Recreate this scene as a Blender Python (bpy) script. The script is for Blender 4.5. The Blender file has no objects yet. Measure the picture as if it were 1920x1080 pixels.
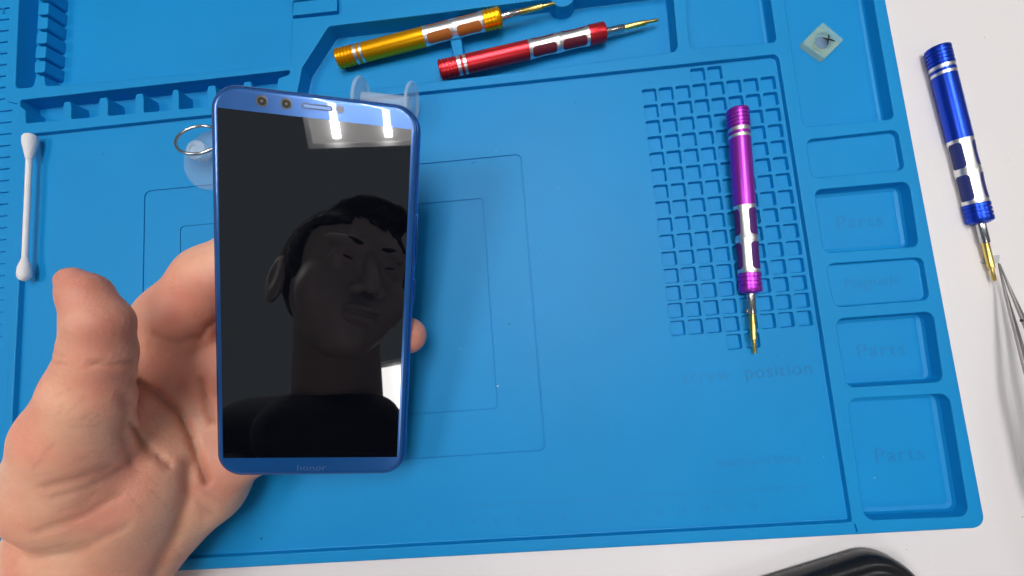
import bpy, bmesh, math, random
import numpy as np
from mathutils import Vector, Matrix, noise
from mathutils.geometry import delaunay_2d_cdt
random.seed(7); np.random.seed(7)
S = 0.001                                   # everything is laid out in millimetres
sc = bpy.context.scene

# ------------------------------------------------------------------ camera
F = 800.0                                   # focal length in photo pixels (1920 wide)
PITCH, YAW, ROLL = -0.111, 0.0483, -0.0782
CAM = Vector((-60.79, -112.59, 197.95))     # mm above the panel of the mat
def _rot(p, y, r):
    cx, sx = math.cos(p), math.sin(p); cy, sy = math.cos(y), math.sin(y); cz, sz = math.cos(r), math.sin(r)
    return np.array([[cz,-sz,0],[sz,cz,0],[0,0,1]]) @ np.array([[1,0,0],[0,cx,-sx],[0,sx,cx]]) @ np.array([[cy,0,sy],[0,1,0],[-sy,0,cy]])
RC = _rot(PITCH, YAW, ROLL)                 # world(x, -y, -z) -> camera(right, down, forward)
FL = np.diag([1., -1., -1.])
RW = FL @ RC.T                              # camera -> world directions
cam_d = bpy.data.cameras.new('camera'); cam = bpy.data.objects.new('camera', cam_d); sc.collection.objects.link(cam)
right, down, fwd = RW[:, 0], RW[:, 1], RW[:, 2]
m = Matrix(((right[0], -down[0], -fwd[0], CAM.x*S), (right[1], -down[1], -fwd[1], CAM.y*S), (right[2], -down[2], -fwd[2], CAM.z*S), (0, 0, 0, 1)))
cam.matrix_world = m
cam_d.sensor_width = 36.0; cam_d.lens = F/1920*36.0; cam_d.clip_start = 0.005; cam_d.clip_end = 50
cam_d.dof.use_dof = False
sc.camera = cam
sc.render.engine = 'CYCLES'
sc.cycles.use_denoising = True
sc.cycles.max_bounces = 10; sc.cycles.transmission_bounces = 8; sc.cycles.transparent_max_bounces = 12
sc.cycles.sample_clamp_indirect = 4.0
sc.view_settings.view_transform = 'Standard'; sc.view_settings.look = 'None'
sc.view_settings.exposure = 0.10; sc.view_settings.gamma = 1.0
wd = bpy.data.worlds.new("World"); sc.world = wd; wd.use_nodes = True
wd.node_tree.nodes['Background'].inputs[0].default_value = (0.84, 0.95, 1.06, 1)
WORLD_STRENGTH = 0.11
wd.node_tree.nodes['Background'].inputs[1].default_value = WORLD_STRENGTH

def M(px, py, z=0.0):                       # point of height z (mm) seen at photo pixel px, py
    d = RW @ np.array([(px-960)/F, (py-540)/F, 1.0]); t = (z-CAM.z)/d[2]
    return Vector((CAM.x+d[0]*t, CAM.y+d[1]*t, z))
def Cm(px, py, depth):                      # point at a distance along the optical axis (mm)
    d = RW @ np.array([(px-960)/F, (py-540)/F, 1.0])*depth
    return np.array([CAM.x+d[0], CAM.y+d[1], CAM.z+d[2]])

# ------------------------------------------------------------------ materials
def mat(name, col, rough=.5, metal=0., ior=1.5, noise_amt=0., noise_scale=60., bump=0., bump_scale=400., **kw):
    mt = bpy.data.materials.new(name); mt.use_nodes = True
    nt = mt.node_tree; b = nt.nodes['Principled BSDF']
    b.inputs['Base Color'].default_value = (*col, 1); b.inputs['Roughness'].default_value = rough
    b.inputs['Metallic'].default_value = metal; b.inputs['IOR'].default_value = ior
    for k, v in kw.items(): b.inputs[k.replace('_', ' ')].default_value = v
    tc = nt.nodes.new('ShaderNodeTexCoord')
    if noise_amt:
        n = nt.nodes.new('ShaderNodeTexNoise'); n.inputs['Scale'].default_value = noise_scale; n.inputs['Detail'].default_value = 6
        nt.links.new(tc.outputs['Object'], n.inputs['Vector'])
        mx = nt.nodes.new('ShaderNodeMix'); mx.data_type = 'RGBA'
        mx.inputs['A'].default_value = (*[c*(1-noise_amt) for c in col], 1); mx.inputs['B'].default_value = (*[min(1, c*(1+noise_amt)) for c in col], 1)
        nt.links.new(n.outputs['Fac'], mx.inputs['Factor']); nt.links.new(mx.outputs['Result'], b.inputs['Base Color'])
        mr = nt.nodes.new('ShaderNodeMapRange'); mr.inputs['To Min'].default_value = max(0, rough-.06); mr.inputs['To Max'].default_value = rough+.06
        nt.links.new(n.outputs['Fac'], mr.inputs['Value']); nt.links.new(mr.outputs['Result'], b.inputs['Roughness'])
    if bump:
        n2 = nt.nodes.new('ShaderNodeTexNoise'); n2.inputs['Scale'].default_value = bump_scale; n2.inputs['Detail'].default_value = 4
        nt.links.new(tc.outputs['Object'], n2.inputs['Vector'])
        bp = nt.nodes.new('ShaderNodeBump'); bp.inputs['Strength'].default_value = bump; bp.inputs['Distance'].default_value = .0002
        nt.links.new(n2.outputs['Fac'], bp.inputs['Height']); nt.links.new(bp.outputs['Normal'], b.inputs['Normal'])
    return mt
def emit(name, col, st):
    mt = bpy.data.materials.new(name); mt.use_nodes = True; b = mt.node_tree.nodes['Principled BSDF']
    b.inputs['Base Color'].default_value = (.08, .08, .08, 1); b.inputs['Emission Color'].default_value = (*col, 1); b.inputs['Emission Strength'].default_value = st
    return mt

silicone = mat('silicone', (.0015, .258, .60), .5, ior=1.38, noise_amt=.11, noise_scale=14, bump=.12, bump_scale=2500)
silicone_dark = mat('silicone_mark', (.002, .19, .47), .5)
desk_m = mat('desk_laminate', (.83, .79, .78), .38, noise_amt=.025, noise_scale=14, bump=.05, bump_scale=900)
steel = mat('steel', (.62, .60, .58), .22, 1.)
silver = mat('silver_aluminium', (.9, .88, .87), .34, 1.)
brass = mat('gold_bit', (.80, .58, .16), .28, 1.)
white_cotton = mat('cotton', (.86, .83, .82), .9, bump=.9, bump_scale=1600, Sheen_Weight=.3)
white_stick = mat('white_paper_stick', (.86, .84, .84), .6)
black_ink = mat('black_ink', (.012, .014, .03), .6)
black_plastic = mat('black_plastic', (.012, .012, .014), .28, noise_amt=.1)
black_matte = mat('black_rubber', (.02, .02, .021), .45)
def clear(name, col, rough, trans, alpha=1., ior=1.45):
    return mat(name, col, rough, ior=ior, Transmission_Weight=trans, Alpha=alpha)
clear_pvc = clear('clear_soft_plastic', (.66, .80, .9), .06, 0., .12)
frosted = mat('frosted_plastic', (.74, .84, .92), .2, Alpha=.32)
resin = mat('greenish_resin', (.52, .74, .56), .08, Alpha=.36, noise_amt=.06, noise_scale=200)
shard_m = mat('clear_film', (.85, .88, .9), .15, Transmission_Weight=.4)

# ------------------------------------------------------------------ helpers
def link(o): sc.collection.objects.link(o); return o
def tag(o, label=None, cat=None, group=None, kind=None):
    if label: o['label'] = label
    if cat: o['category'] = cat
    if group: o['group'] = group
    if kind: o['kind'] = kind
    return o
def empty(name, loc=(0, 0, 0)):
    o = link(bpy.data.objects.new(name, None)); o.location = Vector(loc)*S; o.empty_display_size = .01; return o
def obj(name, verts, faces, material, parent=None, smooth=None, loc=None, mats=None, fmat=None):
    me = bpy.data.meshes.new(name)
    me.from_pydata([tuple(c*S for c in v) for v in verts], [], [tuple(f) for f in faces]); me.validate()
    bm = bmesh.new(); bm.from_mesh(me); bmesh.ops.recalc_face_normals(bm, faces=bm.faces); bm.to_mesh(me); bm.free()
    me.materials.append(material)
    if smooth is not None:
        me.shade_smooth()
        if smooth < 180: me.set_sharp_from_angle(angle=math.radians(smooth))
    o = link(bpy.data.objects.new(name, me))
    if parent is not None: o.parent = parent
    if loc is not None: o.location = Vector(loc)*S
    return o
class MB:
    def __init__(s): s.v = []; s.f = []
    def add(s, v, f):
        k = len(s.v); s.v += [tuple(p) for p in v]; s.f += [tuple(i+k for i in q) for q in f]; return s
    def box(s, a, b):
        (x0, y0, z0), (x1, y1, z1) = a, b
        return s.add([(x0,y0,z0),(x1,y0,z0),(x1,y1,z0),(x0,y1,z0),(x0,y0,z1),(x1,y0,z1),(x1,y1,z1),(x0,y1,z1)],
                     [(0,3,2,1),(4,5,6,7),(0,1,5,4),(1,2,6,5),(2,3,7,6),(3,0,4,7)])
    def lathe(s, prof, n=40, mtx=None, cap=True):        # profile [(x, r)] turned round the X axis
        k = len(s.v); v = []; f = []
        for x, r in prof:
            for i in range(n):
                a = 2*math.pi*i/n; v.append(Vector((x, r*math.cos(a), r*math.sin(a))))
        for j in range(len(prof)-1):
            for i in range(n): f.append((j*n+i, j*n+(i+1) % n, (j+1)*n+(i+1) % n, (j+1)*n+i))
        if cap: f.append(tuple(range(n))[::-1]); f.append(tuple((len(prof)-1)*n+i for i in range(n)))
        if mtx is not None: v = [mtx @ p for p in v]
        return s.add(v, f)
    def tube(s, pts, r, n=12, closed=False):
        pts = [Vector(p) for p in pts]; L = len(pts); rr = r if isinstance(r, (list, tuple)) else [r]*L
        v = []; f = []; up = None
        for i, p in enumerate(pts):
            a = pts[(i-1) % L] if (closed or i > 0) else p; b = pts[(i+1) % L] if (closed or i < L-1) else p
            t = (b-a).normalized()
            if up is None: up = t.orthogonal().normalized()
            up = (up-t*up.dot(t)).normalized(); w = t.cross(up)
            for k in range(n):
                an = 2*math.pi*k/n; v.append(p+(up*math.cos(an)+w*math.sin(an))*rr[i])
        for i in range(L if closed else L-1):
            j = (i+1) % L
            for k in range(n): f.append((i*n+k, i*n+(k+1) % n, j*n+(k+1) % n, j*n+k))
        if not closed: f.append(tuple(range(n))[::-1]); f.append(tuple((L-1)*n+k for k in range(n)))
        return s.add(v, f)
    def build(s, name, material, parent=None, smooth=40, loc=None): return obj(name, s.v, s.f, material, parent, smooth, loc)

def area2(p): return sum(p[i][0]*p[(i+1) % len(p)][1]-p[(i+1) % len(p)][0]*p[i][1] for i in range(len(p)))/2
def ccw(p): return list(p) if area2(p) > 0 else list(p)[::-1]
def rounded(poly, r, seg=5):                # polygon -> same polygon with rounded corners (r scalar or per corner)
    poly = [Vector((p[0], p[1])) for p in poly]; out = []; n = len(poly)
    rs = r if isinstance(r, (list, tuple)) else [r]*n
    for i, p in enumerate(poly):
        a, b = poly[i-1], poly[(i+1) % n]; u = (a-p).normalized(); v = (b-p).normalized()
        ang = math.acos(max(-1, min(1, u.dot(v)))); rad = rs[i]
        if rad <= 0 or ang > 3.05: out.append(p); continue
        t = min(rad/math.tan(ang/2), .48*(a-p).length, .48*(b-p).length); rad = t*math.tan(ang/2)
        c = p+(u+v).normalized()*(rad/math.sin(ang/2)); s0 = p+u*t-c; s1 = p+v*t-c
        a0 = math.atan2(s0.y, s0.x); da = (math.atan2(s1.y, s1.x)-a0+math.pi) % (2*math.pi)-math.pi
        for k in range(seg+1): out.append(c+Vector((math.cos(a0+da*k/seg), math.sin(a0+da*k/seg)))*rad)
    return out
def offset(poly, d):                        # ccw polygon: positive d moves outwards
    n = len(poly); out = []
    for i, p in enumerate(poly):
        a, b = poly[i-1], poly[(i+1) % n]
        e1 = (p-a); e2 = (b-p)
        if e1.length < 1e-6: e1 = e2
        if e2.length < 1e-6: e2 = e1
        n1 = Vector((e1.y, -e1.x)).normalized(); n2 = Vector((e2.y, -e2.x)).normalized()
        k = (n1+n2); l = k.length
        if l < .2: out.append(p+n1*d); continue
        k = k/l; out.append(p+k*(d/max(.35, k.dot(n1))))
    return out

# a moulded sheet: flat levels joined by walls with rounded rims (one continuous surface)
class Relief:
    def __init__(s): s.bm = bmesh.new()
    def loop(s, pts, z): return [s.bm.verts.new((p[0], p[1], z)) for p in pts]
    def strip(s, A, B):
        n = len(A)
        for i in range(n):
            try: s.bm.faces.new((A[i], A[(i+1) % n], B[(i+1) % n], B[i]))
            except ValueError: pass
    def fill(s, loops):
        vs = [v for L in loops for v in L]; co = [Vector((v.co.x, v.co.y)) for v in vs]; ed = []; k = 0
        for L in loops: n = len(L); ed += [(k+i, k+(i+1) % n) for i in range(n)]; k += n
        vo, eo, fo, ov, oe, of = delaunay_2d_cdt(co, ed, [], 0, 1e-6)
        A = np.array([co[a] for a, b in ed]); B = np.array([co[b] for a, b in ed])
        for t in fo:
            c = sum((vo[i] for i in t), Vector((0, 0)))/3
            up_ = (A[:, 1] > c.y) != (B[:, 1] > c.y); dy = np.where(B[:, 1] == A[:, 1], 1, B[:, 1]-A[:, 1])
            xs = A[:, 0]+(c.y-A[:, 1])/dy*(B[:, 0]-A[:, 0])
            if (up_ & (xs > c.x)).sum() % 2 and all(ov[i] for i in t):
                try: s.bm.faces.new([vs[ov[i][0]] for i in t])
                except ValueError: pass
    def hole(s, poly, zt, zb, bev=.4, draft=.4, kids=(), fil=0.):
        # rim loop on the upper level lies outside the hole, wall goes down, floor is filled
        P = [Vector((p[0], p[1])) for p in ccw(poly)]; bev = min(bev, (zt-zb)*.5)
        rings = [(bev, zt), (bev*.45, zt-bev*.12), (bev*.12, zt-bev*.45), (0, zt-bev)]
        if fil: rings += [(-draft*.6, zb+fil), (-draft*.6-fil*.3, zb+fil*.3), (-draft-fil, zb)]
        else: rings += [(-draft, zb)]
        Ls = [s.loop(offset(P, o), z) for o, z in rings]
        for a, b in zip(Ls, Ls[1:]): s.strip(a, b)
        s.fill([Ls[-1]]+[k(zb) for k in kids])
        return Ls[0]
    def island(s, poly, zb, zt, bev=.4, draft=.3, kids=()):
        P = [Vector((p[0], p[1])) for p in ccw(poly)]; bev = min(bev, (zt-zb)*.5)
        rings = [(draft, zb), (0, zt-bev), (-bev*.12, zt-bev*.45), (-bev*.45, zt-bev*.12), (-bev, zt)]
        Ls = [s.loop(offset(P, o), z) for o, z in rings]
        for a, b in zip(Ls, Ls[1:]): s.strip(a, b)
        s.fill([Ls[-1]]+[k(zt) for k in kids])
        return Ls[0]
    def build(s, name, material, parent):
        bmesh.ops.recalc_face_normals(s.bm, faces=s.bm.faces)
        for v in s.bm.verts: v.co *= S
        me = bpy.data.meshes.new(name); s.bm.to_mesh(me); s.bm.free(); me.materials.append(material)
        o = link(bpy.data.objects.new(name, me)); o.parent = parent; return o

# ------------------------------------------------------------------ desk
Z_DESK = -8.0
desk = MB()
desk.box((-900, -420, Z_DESK-25), (700, 700, Z_DESK)).build('desk', desk_m, None, 30)
tag(bpy.data.objects['desk'], 'white laminate desk top under the blue mat', kind='structure')

# ------------------------------------------------------------------ the blue repair mat
RIM = 2.5; DEEP = -3.8; VDEEP = -6.5
X = lambda *pts, z=RIM: [M(a, b, z).xy for a, b in pts]
mat_root = empty('repair_mat', M(960, 600, Z_DESK)); mat_root.location = (0, 0, 0)
tag(mat_root, 'blue silicone repair mat with moulded trays and screw grid, lying on the white desk', 'mat')
R = Relief()
# mat frame axes are world axes: x = along the long edge, y up the photo
xr = 205.7; yb = -164.4
def vx(px, py, z=RIM): return M(px, py, z).x
def vy(px, py, z=RIM): return M(px, py, z).y
def rect(x0, y0, x1, y1): return [Vector((x0, y0)), Vector((x1, y0)), Vector((x1, y1)), Vector((x0, y1))]
# main sunken panel
px0, px1 = vx(35, 538), vx(1594, 950); pyt, pyb = vy(1210, 127.5), vy(1240, 999)
xr = vx(1757, 500); yb = vy(1612, 1003)
XL, YT = px0-34, pyt+110
panel_poly = rounded(rect(px0, pyb, px1, pyt), [1.2, 1.2, 3, 1.2])
kids = []
G0 = M(1203.1, 168.9, 0)
cells = [(c, r) for r in range(15) for c in range(8)]+[(3, -1), (4, -1), (3, 15), (4, 15)]
for c, r in cells:
    x, y = c*8.0-.3, -r*8.0+.3
    q = rounded(rect(x, y-6.7, x+6.7, y), .9, 3)
    kids.append(lambda z, q=q: R.hole(q, z, z-2.0, .15, .35))
def groove_ring(x0, y0, x1, y1, w, r, depth=.55):     # closed thin groove: hole with an island level with the panel
    q = rounded(rect(x0, y0, x1, y1), r, 6); P = [Vector(p) for p in ccw(q)]
    inner = offset(P, -w)
    return q, inner
bx0, bx1 = vx(269, 450, 0), vx(1000, 560, 0); by1, by0 = vy(880, 298, 0), vy(890, 853, 0)
ix0, ix1 = bx0+19, vx(919.5, 560, 0); iy1, iy0 = vy(906, 371, 0), vy(850, 772, 0)
iq, iin = groove_ring(ix0, iy0, ix1, iy1, .42, 2.0)
bq, bin_ = groove_ring(bx0, by0, bx1, by1, .6, 3.2)
def inner_ring(z): return R.hole(iq, z, z-.5, .1, .0, kids=[lambda zz: R.island(iin, zz, z, .1, 0)])
kids.append(lambda z: R.hole(bq, z, z-.6, .12, .0, kids=[lambda zz: R.island(bin_, zz, z, .12, 0, kids=[inner_ring])]))
top = [R.hole(panel_poly, RIM, 0, .45, .35, kids=kids, fil=.35)]
# trays of the right hand column
def tray(c4, zb, r=3.2, fil=1.0, draft=.8): top.append(R.hole(rounded(X(*c4), r, 6), RIM, zb, .5, draft, fil=fil))
tray([(1461, -70), (1626, -70), (1677.5, 223), (1507, 237)], DEEP, 2.6, 1.2)
tray([(1512, 262), (1684, 243), (1697, 318), (1523, 334)], 0, 3.0, .5, .4)
tray([(1527, 356), (1705, 340), (1724, 462), (1545, 474)], DEEP, 3.4, 1.6)
tray([(1549, 495), (1731, 482), (1744, 562), (1566, 576)], 0, 3.2, .5, .4)
tray([(1567, 598), (1750, 584), (1770, 716), (1588, 727)], DEEP, 3.6, 1.6)
tray([(1590, 748), (1780, 738), (1818, 968), (1622, 976)], DEEP, 4.0, 1.8)
tray([(1280, -70), (1435, -70), (1457, 79), (1294, 91)], DEEP, 2.6, 1.2)
# long tray that holds the gold and red drivers, with a divider and a round post
long_poly = rounded(X((616, 49), (800, 27), (1030, -3), (1260, -32), (1272, 96), (1000, 132), (780, 157), (575, 178), (556, 178), (566, 127)), [2.5, 0, 0, 2, 3.5, 0, 0, 1.3, 1.3, 1.3], 4)
div = rounded(X((834, 30), (858, 27), (868, 104), (850, 107)), .8, 3)
post = [M(1055, -12, RIM).xy+Vector((math.cos(a), math.sin(a)))*6.2 for a in np.linspace(0, 2*math.pi, 28, endpoint=False)]
top.append(R.hole(long_poly, RIM, VDEEP, .5, .5, fil=.5))
# comb of open slots below the big tray
def lerp(a, b, t): return a+(b-a)*t
cx = [48, 118, 133, 185, 202, 253, 269, 322, 335, 388, 405, 455, 472, 520, 544]
def topY(x): return 187.5+(x-35)*(131-187.5)/(545-35)
def botY(x): return 231+(x-48)*(200-231)/(388-48)
pts = [(37, 187.5)]
pts += [(38, 200), (47, 206)]
for k in range(0, len(cx)-1, 2):
    a, b = cx[k], cx[k+1]
    if k: pts += [(a-2, topY(a)+13), (a, topY(a)+22)]
    pts += [(a, botY(a)), (b, botY(b))]
    if k+2 < len(cx): pts += [(b, topY(b)+22), (b+2, topY(b)+13)]
pts = pts[:-2] if len(pts) > 60 else pts
pts += [(541, 140), (545, 131)]
comb = rounded(X(*pts), .9, 3)
top.append(R.hole(comb, RIM, VDEEP, .4, .25))
# upper left: narrow deep slot, a row of square teeth and the big tray
big = rounded(X((38, -70), (28, 166), (62, 163), (67, 142), (82, 142), (85, 161), (120, 159), (546, 121), (548, -70)), [1, 2.5, 2, 1.1, 1.1, 1.5, 0, 2, 1], 4)
kk = []
for j in range(-3, 4):
    ya = 33+27.2*j; sx = (ya-33)*-.062
    q = rounded(X((70.5+sx, ya), (89.5+sx, ya-1.2), (88.3+sx, ya+20.6), (69+sx, ya+21.8)), .9, 3)
    kk.append(lambda z, q=q: R.island(q, z, RIM, .4, .35))
top.append(R.hole(big, RIM, VDEEP, .45, .4, fil=.3, kids=kk))
# grooved pad right of the big tray
gp = rounded(X((549, 29), (549, 35), (640, 27), (638, -70), (631, -70), (632, 20)), .4, 2)
top.append(R.hole(gp, RIM, .3, .25, .2))
gp2 = rounded(X((549, 1), (549, 4.5), (629, -4), (629, -8)), .4, 2)
top.append(R.hole(gp2, RIM, 1.2, .25, .2))
# left ruler strip with moulded ticks
rk = []
rule = rounded(X((22, -70), (13, 190), (33, 194), (4, 960), (-60, 960), (-52, -70)), [.8, .8, .8, 1, 1, 1], 3)
for j in range(-6, 34):
    py_ = 57+21.2*j+.035*j*j
    ex = (16-(py_-57)*.055) if py_ < 190 else 23-(py_-200)*.045
    a_ = M(ex, py_, 1.7); q = rounded(rect(M(-40, py_, 1.7).x, a_.y-.42, a_.x, a_.y+.42), .2, 2)
    rk.append(lambda z, q=q: R.hole(q, z, z-.9, .15, .1))
top.append(R.hole(rule, RIM, 1.7, .3, .2, kids=rk))
# small step at the foot of the right column
st = rounded(X((1601, 982), (1604, 982), (1609, 998), (1606, 998)), .2, 2)
top.append(R.hole(st, RIM, 1.6, .15, .1))
outer = rounded([Vector((XL, yb)), Vector((xr, yb)), Vector((xr, YT)), Vector((XL, YT))], [5, 5, 5, 5], 8)
P = [Vector(p) for p in ccw(outer)]
rings = [R.loop(offset(P, o), z) for o, z in [(-.9, RIM), (-.35, RIM-.18), (-.05, RIM-.6), (.1, Z_DESK+.02)]]
for a, b in zip(rings, rings[1:]): R.strip(a, b)
R.fill([rings[0]]+top)
R.fill([rings[-1]])
body = R.build('mat_body', silicone, mat_root)
for nm_, pl_, zz_ in (('divider', div, -1.0), ('post', post, 1.6)):       # low ridge and round post standing in the long tray
    R2 = Relief(); pp = [Vector(q_) for q_ in ccw(pl_)]
    rr = [R2.loop(offset(pp, o_), z_) for o_, z_ in [(.5, VDEEP-.3), (0, zz_-.5), (-.1, zz_-.15), (-.4, zz_)]]
    for a_, b_ in zip(rr, rr[1:]): R2.strip(a_, b_)
    R2.fill([rr[0]]); R2.fill([rr[-1]]); R2.build(nm_, silicone, mat_root)

def text(s, h, origin, ang, z, material, parent, name='lettering', sx=1.0, ext=.12, space=1.0):
    cu = bpy.data.curves.new(name, 'FONT'); cu.body = s; cu.size = h*S; cu.extrude = ext*S; cu.space_character = space
    o = bpy.data.objects.new(name, cu); sc.collection.objects.link(o)
    dg = bpy.context.evaluated_depsgraph_get(); me = bpy.data.meshes.new_from_object(o.evaluated_get(dg))
    bpy.data.objects.remove(o); me.materials.clear(); me.materials.append(material)
    t = link(bpy.data.objects.new(name, me)); t.parent = parent
    t.location = Vector((origin[0], origin[1], z))*S; t.rotation_euler = (0, 0, ang); t.scale = (sx, 1, 1)
    return t
mark_faint = mat('silicone_mark_faint', (.0015, .215, .53), .5)
def mark(s, h, px, py, z, sx=1.0, space=1.0, ang=0., ext=.09): p = M(px, py, z); return text(s, h, (p.x, p.y), ang, z+ext*.4, mark_faint, mat_root, sx=sx, space=space, ext=ext)
mark('screw', 8.0, 1279, 719, 0, 1.0, 1.12)
q_ = mark('position', 8.0, 1397, 710, 0, 1.0, 1.12); q_.data.materials[0] = silicone_dark
mark('mainboard lining', 5.4, 1343, 876, 0, 1.0, 1.0, ext=.07)
mark('Parts', 8.6, 1569, 430, DEEP, 1.05, 1.15)
mark('Magnetic', 6.4, 1584, 541, 0, 1.0, 1.05, ext=.08)
mark('Parts', 8.6, 1608, 671, DEEP, 1.05, 1.15)
mark('Parts', 8.6, 1641, 867, DEEP, 1.05, 1.15)
mark('2', 4.6, 3, 26, 1.7, ext=.25)
# faint moulded ruler on the panel near the bottom edge
rb = MB(); y0 = pyb+14.5
x = vx(770, 970, 0); k = 0
while x < px1-14:
    L = 2.6 if k % 5 == 0 else 1.5
    rb.box((x-.13, y0-L, -.02), (x+.13, y0, .06)); x += 2.0; k += 1
rb.box((vx(770, 970, 0), y0, -.02), (px1-14, y0+.25, .05))
rb.build('ruler_marks', mark_faint, mat_root)
for k in range(15):
    xx = vx(800, 985, 0)+k*10.0
    if xx < px1-16: text(str(k+2), 4.2, (xx, y0-8.2), 0, .03, mark_faint, mat_root, ext=.05)

# ------------------------------------------------------------------ precision screwdrivers
def screwdriver(label, a, b, colour, pad_col, roll, collar_grooves=True):
    """a, b: world points (mm) of the butt end and of the bit's tip, on the axis"""
    a, b = Vector(a), Vector(b); L = (b-a).length; k = L/111.0
    ano = mat('anodised', colour, .3, .78)
    pad = mat('coloured_window', pad_col, .55, noise_amt=.05)
    root = empty('screwdriver'); tag(root, label, 'screwdriver', 'slim precision screwdrivers with coloured metal handles')
    xax = (b-a).normalized(); yax = Vector((0, 0, 1)).cross(xax).normalized(); zax = xax.cross(yax)
    Mx = Matrix((xax, yax, zax)).transposed().to_4x4() @ Matrix.Rotation(roll, 4, 'X')
    root.matrix_world = Matrix.Translation(a*S) @ Mx
    rk = 4.75
    cap = [(0, rk-.7), (.35, rk-.15)]
    for g in range(5): x = .6+g*1.72; cap += [(x, rk), (x+1.0, rk), (x+1.15, rk-.42), (x+1.5, rk-.42), (x+1.65, rk)]
    cap += [(9.4, rk)]
    MB().lathe([(x*k, r*k) for x, r in cap]).build('end_cap', ano, root)
    MB().lathe([(x*k, r*k) for x, r in [(9.4, 4.5), (9.5, 4.62), (10.9, 4.62), (11.0, 4.3), (11.15, 4.3), (12.6, 4.3), (12.7, 4.3), (12.75, 4.62), (14.0, 4.62), (14.1, 4.5)]]).build('ring', silver, root)
    MB().lathe([(x*k, r*k) for x, r in [(11.2, 4.3), (11.25, 4.66), (12.5, 4.66), (12.55, 4.3)]]).build('ring', ano, root)
    MB().lathe([(x*k, r*k) for x, r in [(14.1, 4.3), (14.2, 4.6), (45.3, 4.6), (45.4, 4.3)]]).build('handle', ano, root)
    prof = []
    for i in range(61):
        t = i/60; x = 45.4+t*30.2
        u = (t*2) % 1.0; waist = .42*math.sin(math.pi*u)**.6 if 0 < t < 1 else 0
        prof.append((x, 4.72-waist))
    MB().lathe([(x*k, r*k) for x, r in prof], 60).build('grip_sleeve', silver, root)
    for q in range(3):
        for w in range(2):
            x0 = 45.4+15.1*w+1.6; x1 = x0+11.9; a0 = q*2*math.pi/3; ha = .62
            v = []; f = []; NX, NA = 14, 12
            for i in range(NX+1):
                tx = i/NX*2-1
                ins = 1-max(0, abs(tx)-.72)/.28; s_ = math.sqrt(max(0, 1-(1-ins)**2)) if abs(tx) > .72 else 1
                for j in range(NA+1):
                    an = a0+(j/NA*2-1)*ha*(.62+.38*s_); x = (x0+x1)/2+tx*(x1-x0)/2
                    u = ((x-45.4)/30.2*2) % 1.0; r = 4.72-.42*max(0, math.sin(math.pi*u))**.6+.06
                    v.append((x*k, r*k*math.cos(an), r*k*math.sin(an)))
            for i in range(NX):
                for j in range(NA): c = i*(NA+1)+j; f.append((c, c+1, c+NA+2, c+NA+1))
            obj('window', v, f, pad, root, 180)
    col = [(75.6, 4.4), (75.7, 4.7), (76.3, 4.75)]
    if collar_grooves:
        for g in range(3): x = 77.2+g*1.9; col += [(x, 4.75), (x+.15, 4.35), (x+.5, 4.35), (x+.65, 4.75)]
    col += [(83.2, 4.75), (83.9, 4.5), (84.6, 3.2), (84.9, 2.2)]
    MB().lathe([(x*k, r*k) for x, r in col]).build('collar', ano, root)
    MB().lathe([(x*k, r*k) for x, r in [(84.5, 1.75), (93.4, 1.75), (93.8, 1.45)]], 24).build('shaft', steel, root)
    MB().lathe([(x*k, r*k) for x, r in [(93.6, 1.2), (93.8, 1.32), (104.8, 1.32), (105.2, .82), (110.2, .8), (111, .45)]], 6 if False else 20).build('bit', brass, root)
    return root
zt = VDEEP+4.75
gold_a, gold_b = M(633, 111, zt+.3), M(1040, 6, 2.0)
print('gold', (gold_b-gold_a).length)
screwdriver('gold screwdriver, uppermost in the photo, lying in the long tray above the red one', gold_a, gold_b, (.95, .42, .0), (.42, .12, .008), 0)
red_a, red_b = M(824, 132, zt+2.0), M(1234, 37, -2.0)
print('red', (red_b-red_a).length)
screwdriver('red screwdriver with dark red windows, lying in the long tray just below the gold one', red_a, red_b, (.78, .035, .05), (.12, .005, .02), 0, False)
pur_a, pur_b = M(1383, 205, 4.8), M(1415.5, 663, 2.2)
print('purple', (pur_b-pur_a).length)
screwdriver('purple screwdriver lying across the moulded screw grid', pur_a, pur_b, (.45, .05, .55), (.07, .008, .14), 0)
blu_a, blu_b = M(1757, 90, Z_DESK+4.75), M(1865, 527, Z_DESK+2.4)
print('blue', (blu_b-blu_a).length)
screwdriver('blue screwdriver lying on the white desk outside the mat', blu_a, blu_b, (.012, .06, .56), (.012, .025, .17), 0)
ROLLS = [-1.6, -1.6, -1.03, -1.26]
for o, r in zip([o for o in sc.objects if o.name.startswith('screwdriver')], ROLLS):
    o.matrix_world = o.matrix_world @ Matrix.Rotation(r, 4, 'X')

# ------------------------------------------------------------------ cotton swab
sw = empty('cotton_swab'); tag(sw, 'white cotton swab lying upright along the left rim of the blue mat', 'cotton swab')
a, b = M(57, 250, RIM+2.6), M(45, 527, RIM+2.3); xa = (b-a).normalized(); ya = Vector((0, 0, 1)).cross(xa).normalized(); za = xa.cross(ya)
sw.matrix_world = Matrix.Translation(a*S) @ Matrix((xa, ya, za)).transposed().to_4x4()
L = (b-a).length; print('swab', L)
MB().lathe([(5, 1.25), (L-5, 1.25)], 20).build('stick', white_stick, sw)
def bud(name, prof):
    o = MB().lathe(prof, 28).build(name, white_cotton, sw, 180)
    for v in o.data.vertices:
        n = noise.noise(v.co*1000*.7)*.25; v.co.y *= 1+n*.22; v.co.z *= 1+n*.22
bud('cotton_bud', [(0, .3), (.35, 1.3), (1.0, 2.3), (2.2, 2.95), (4.0, 3.0), (6, 2.85), (8.5, 2.4), (11, 1.9), (13, 1.5), (14, 1.25)])
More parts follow.
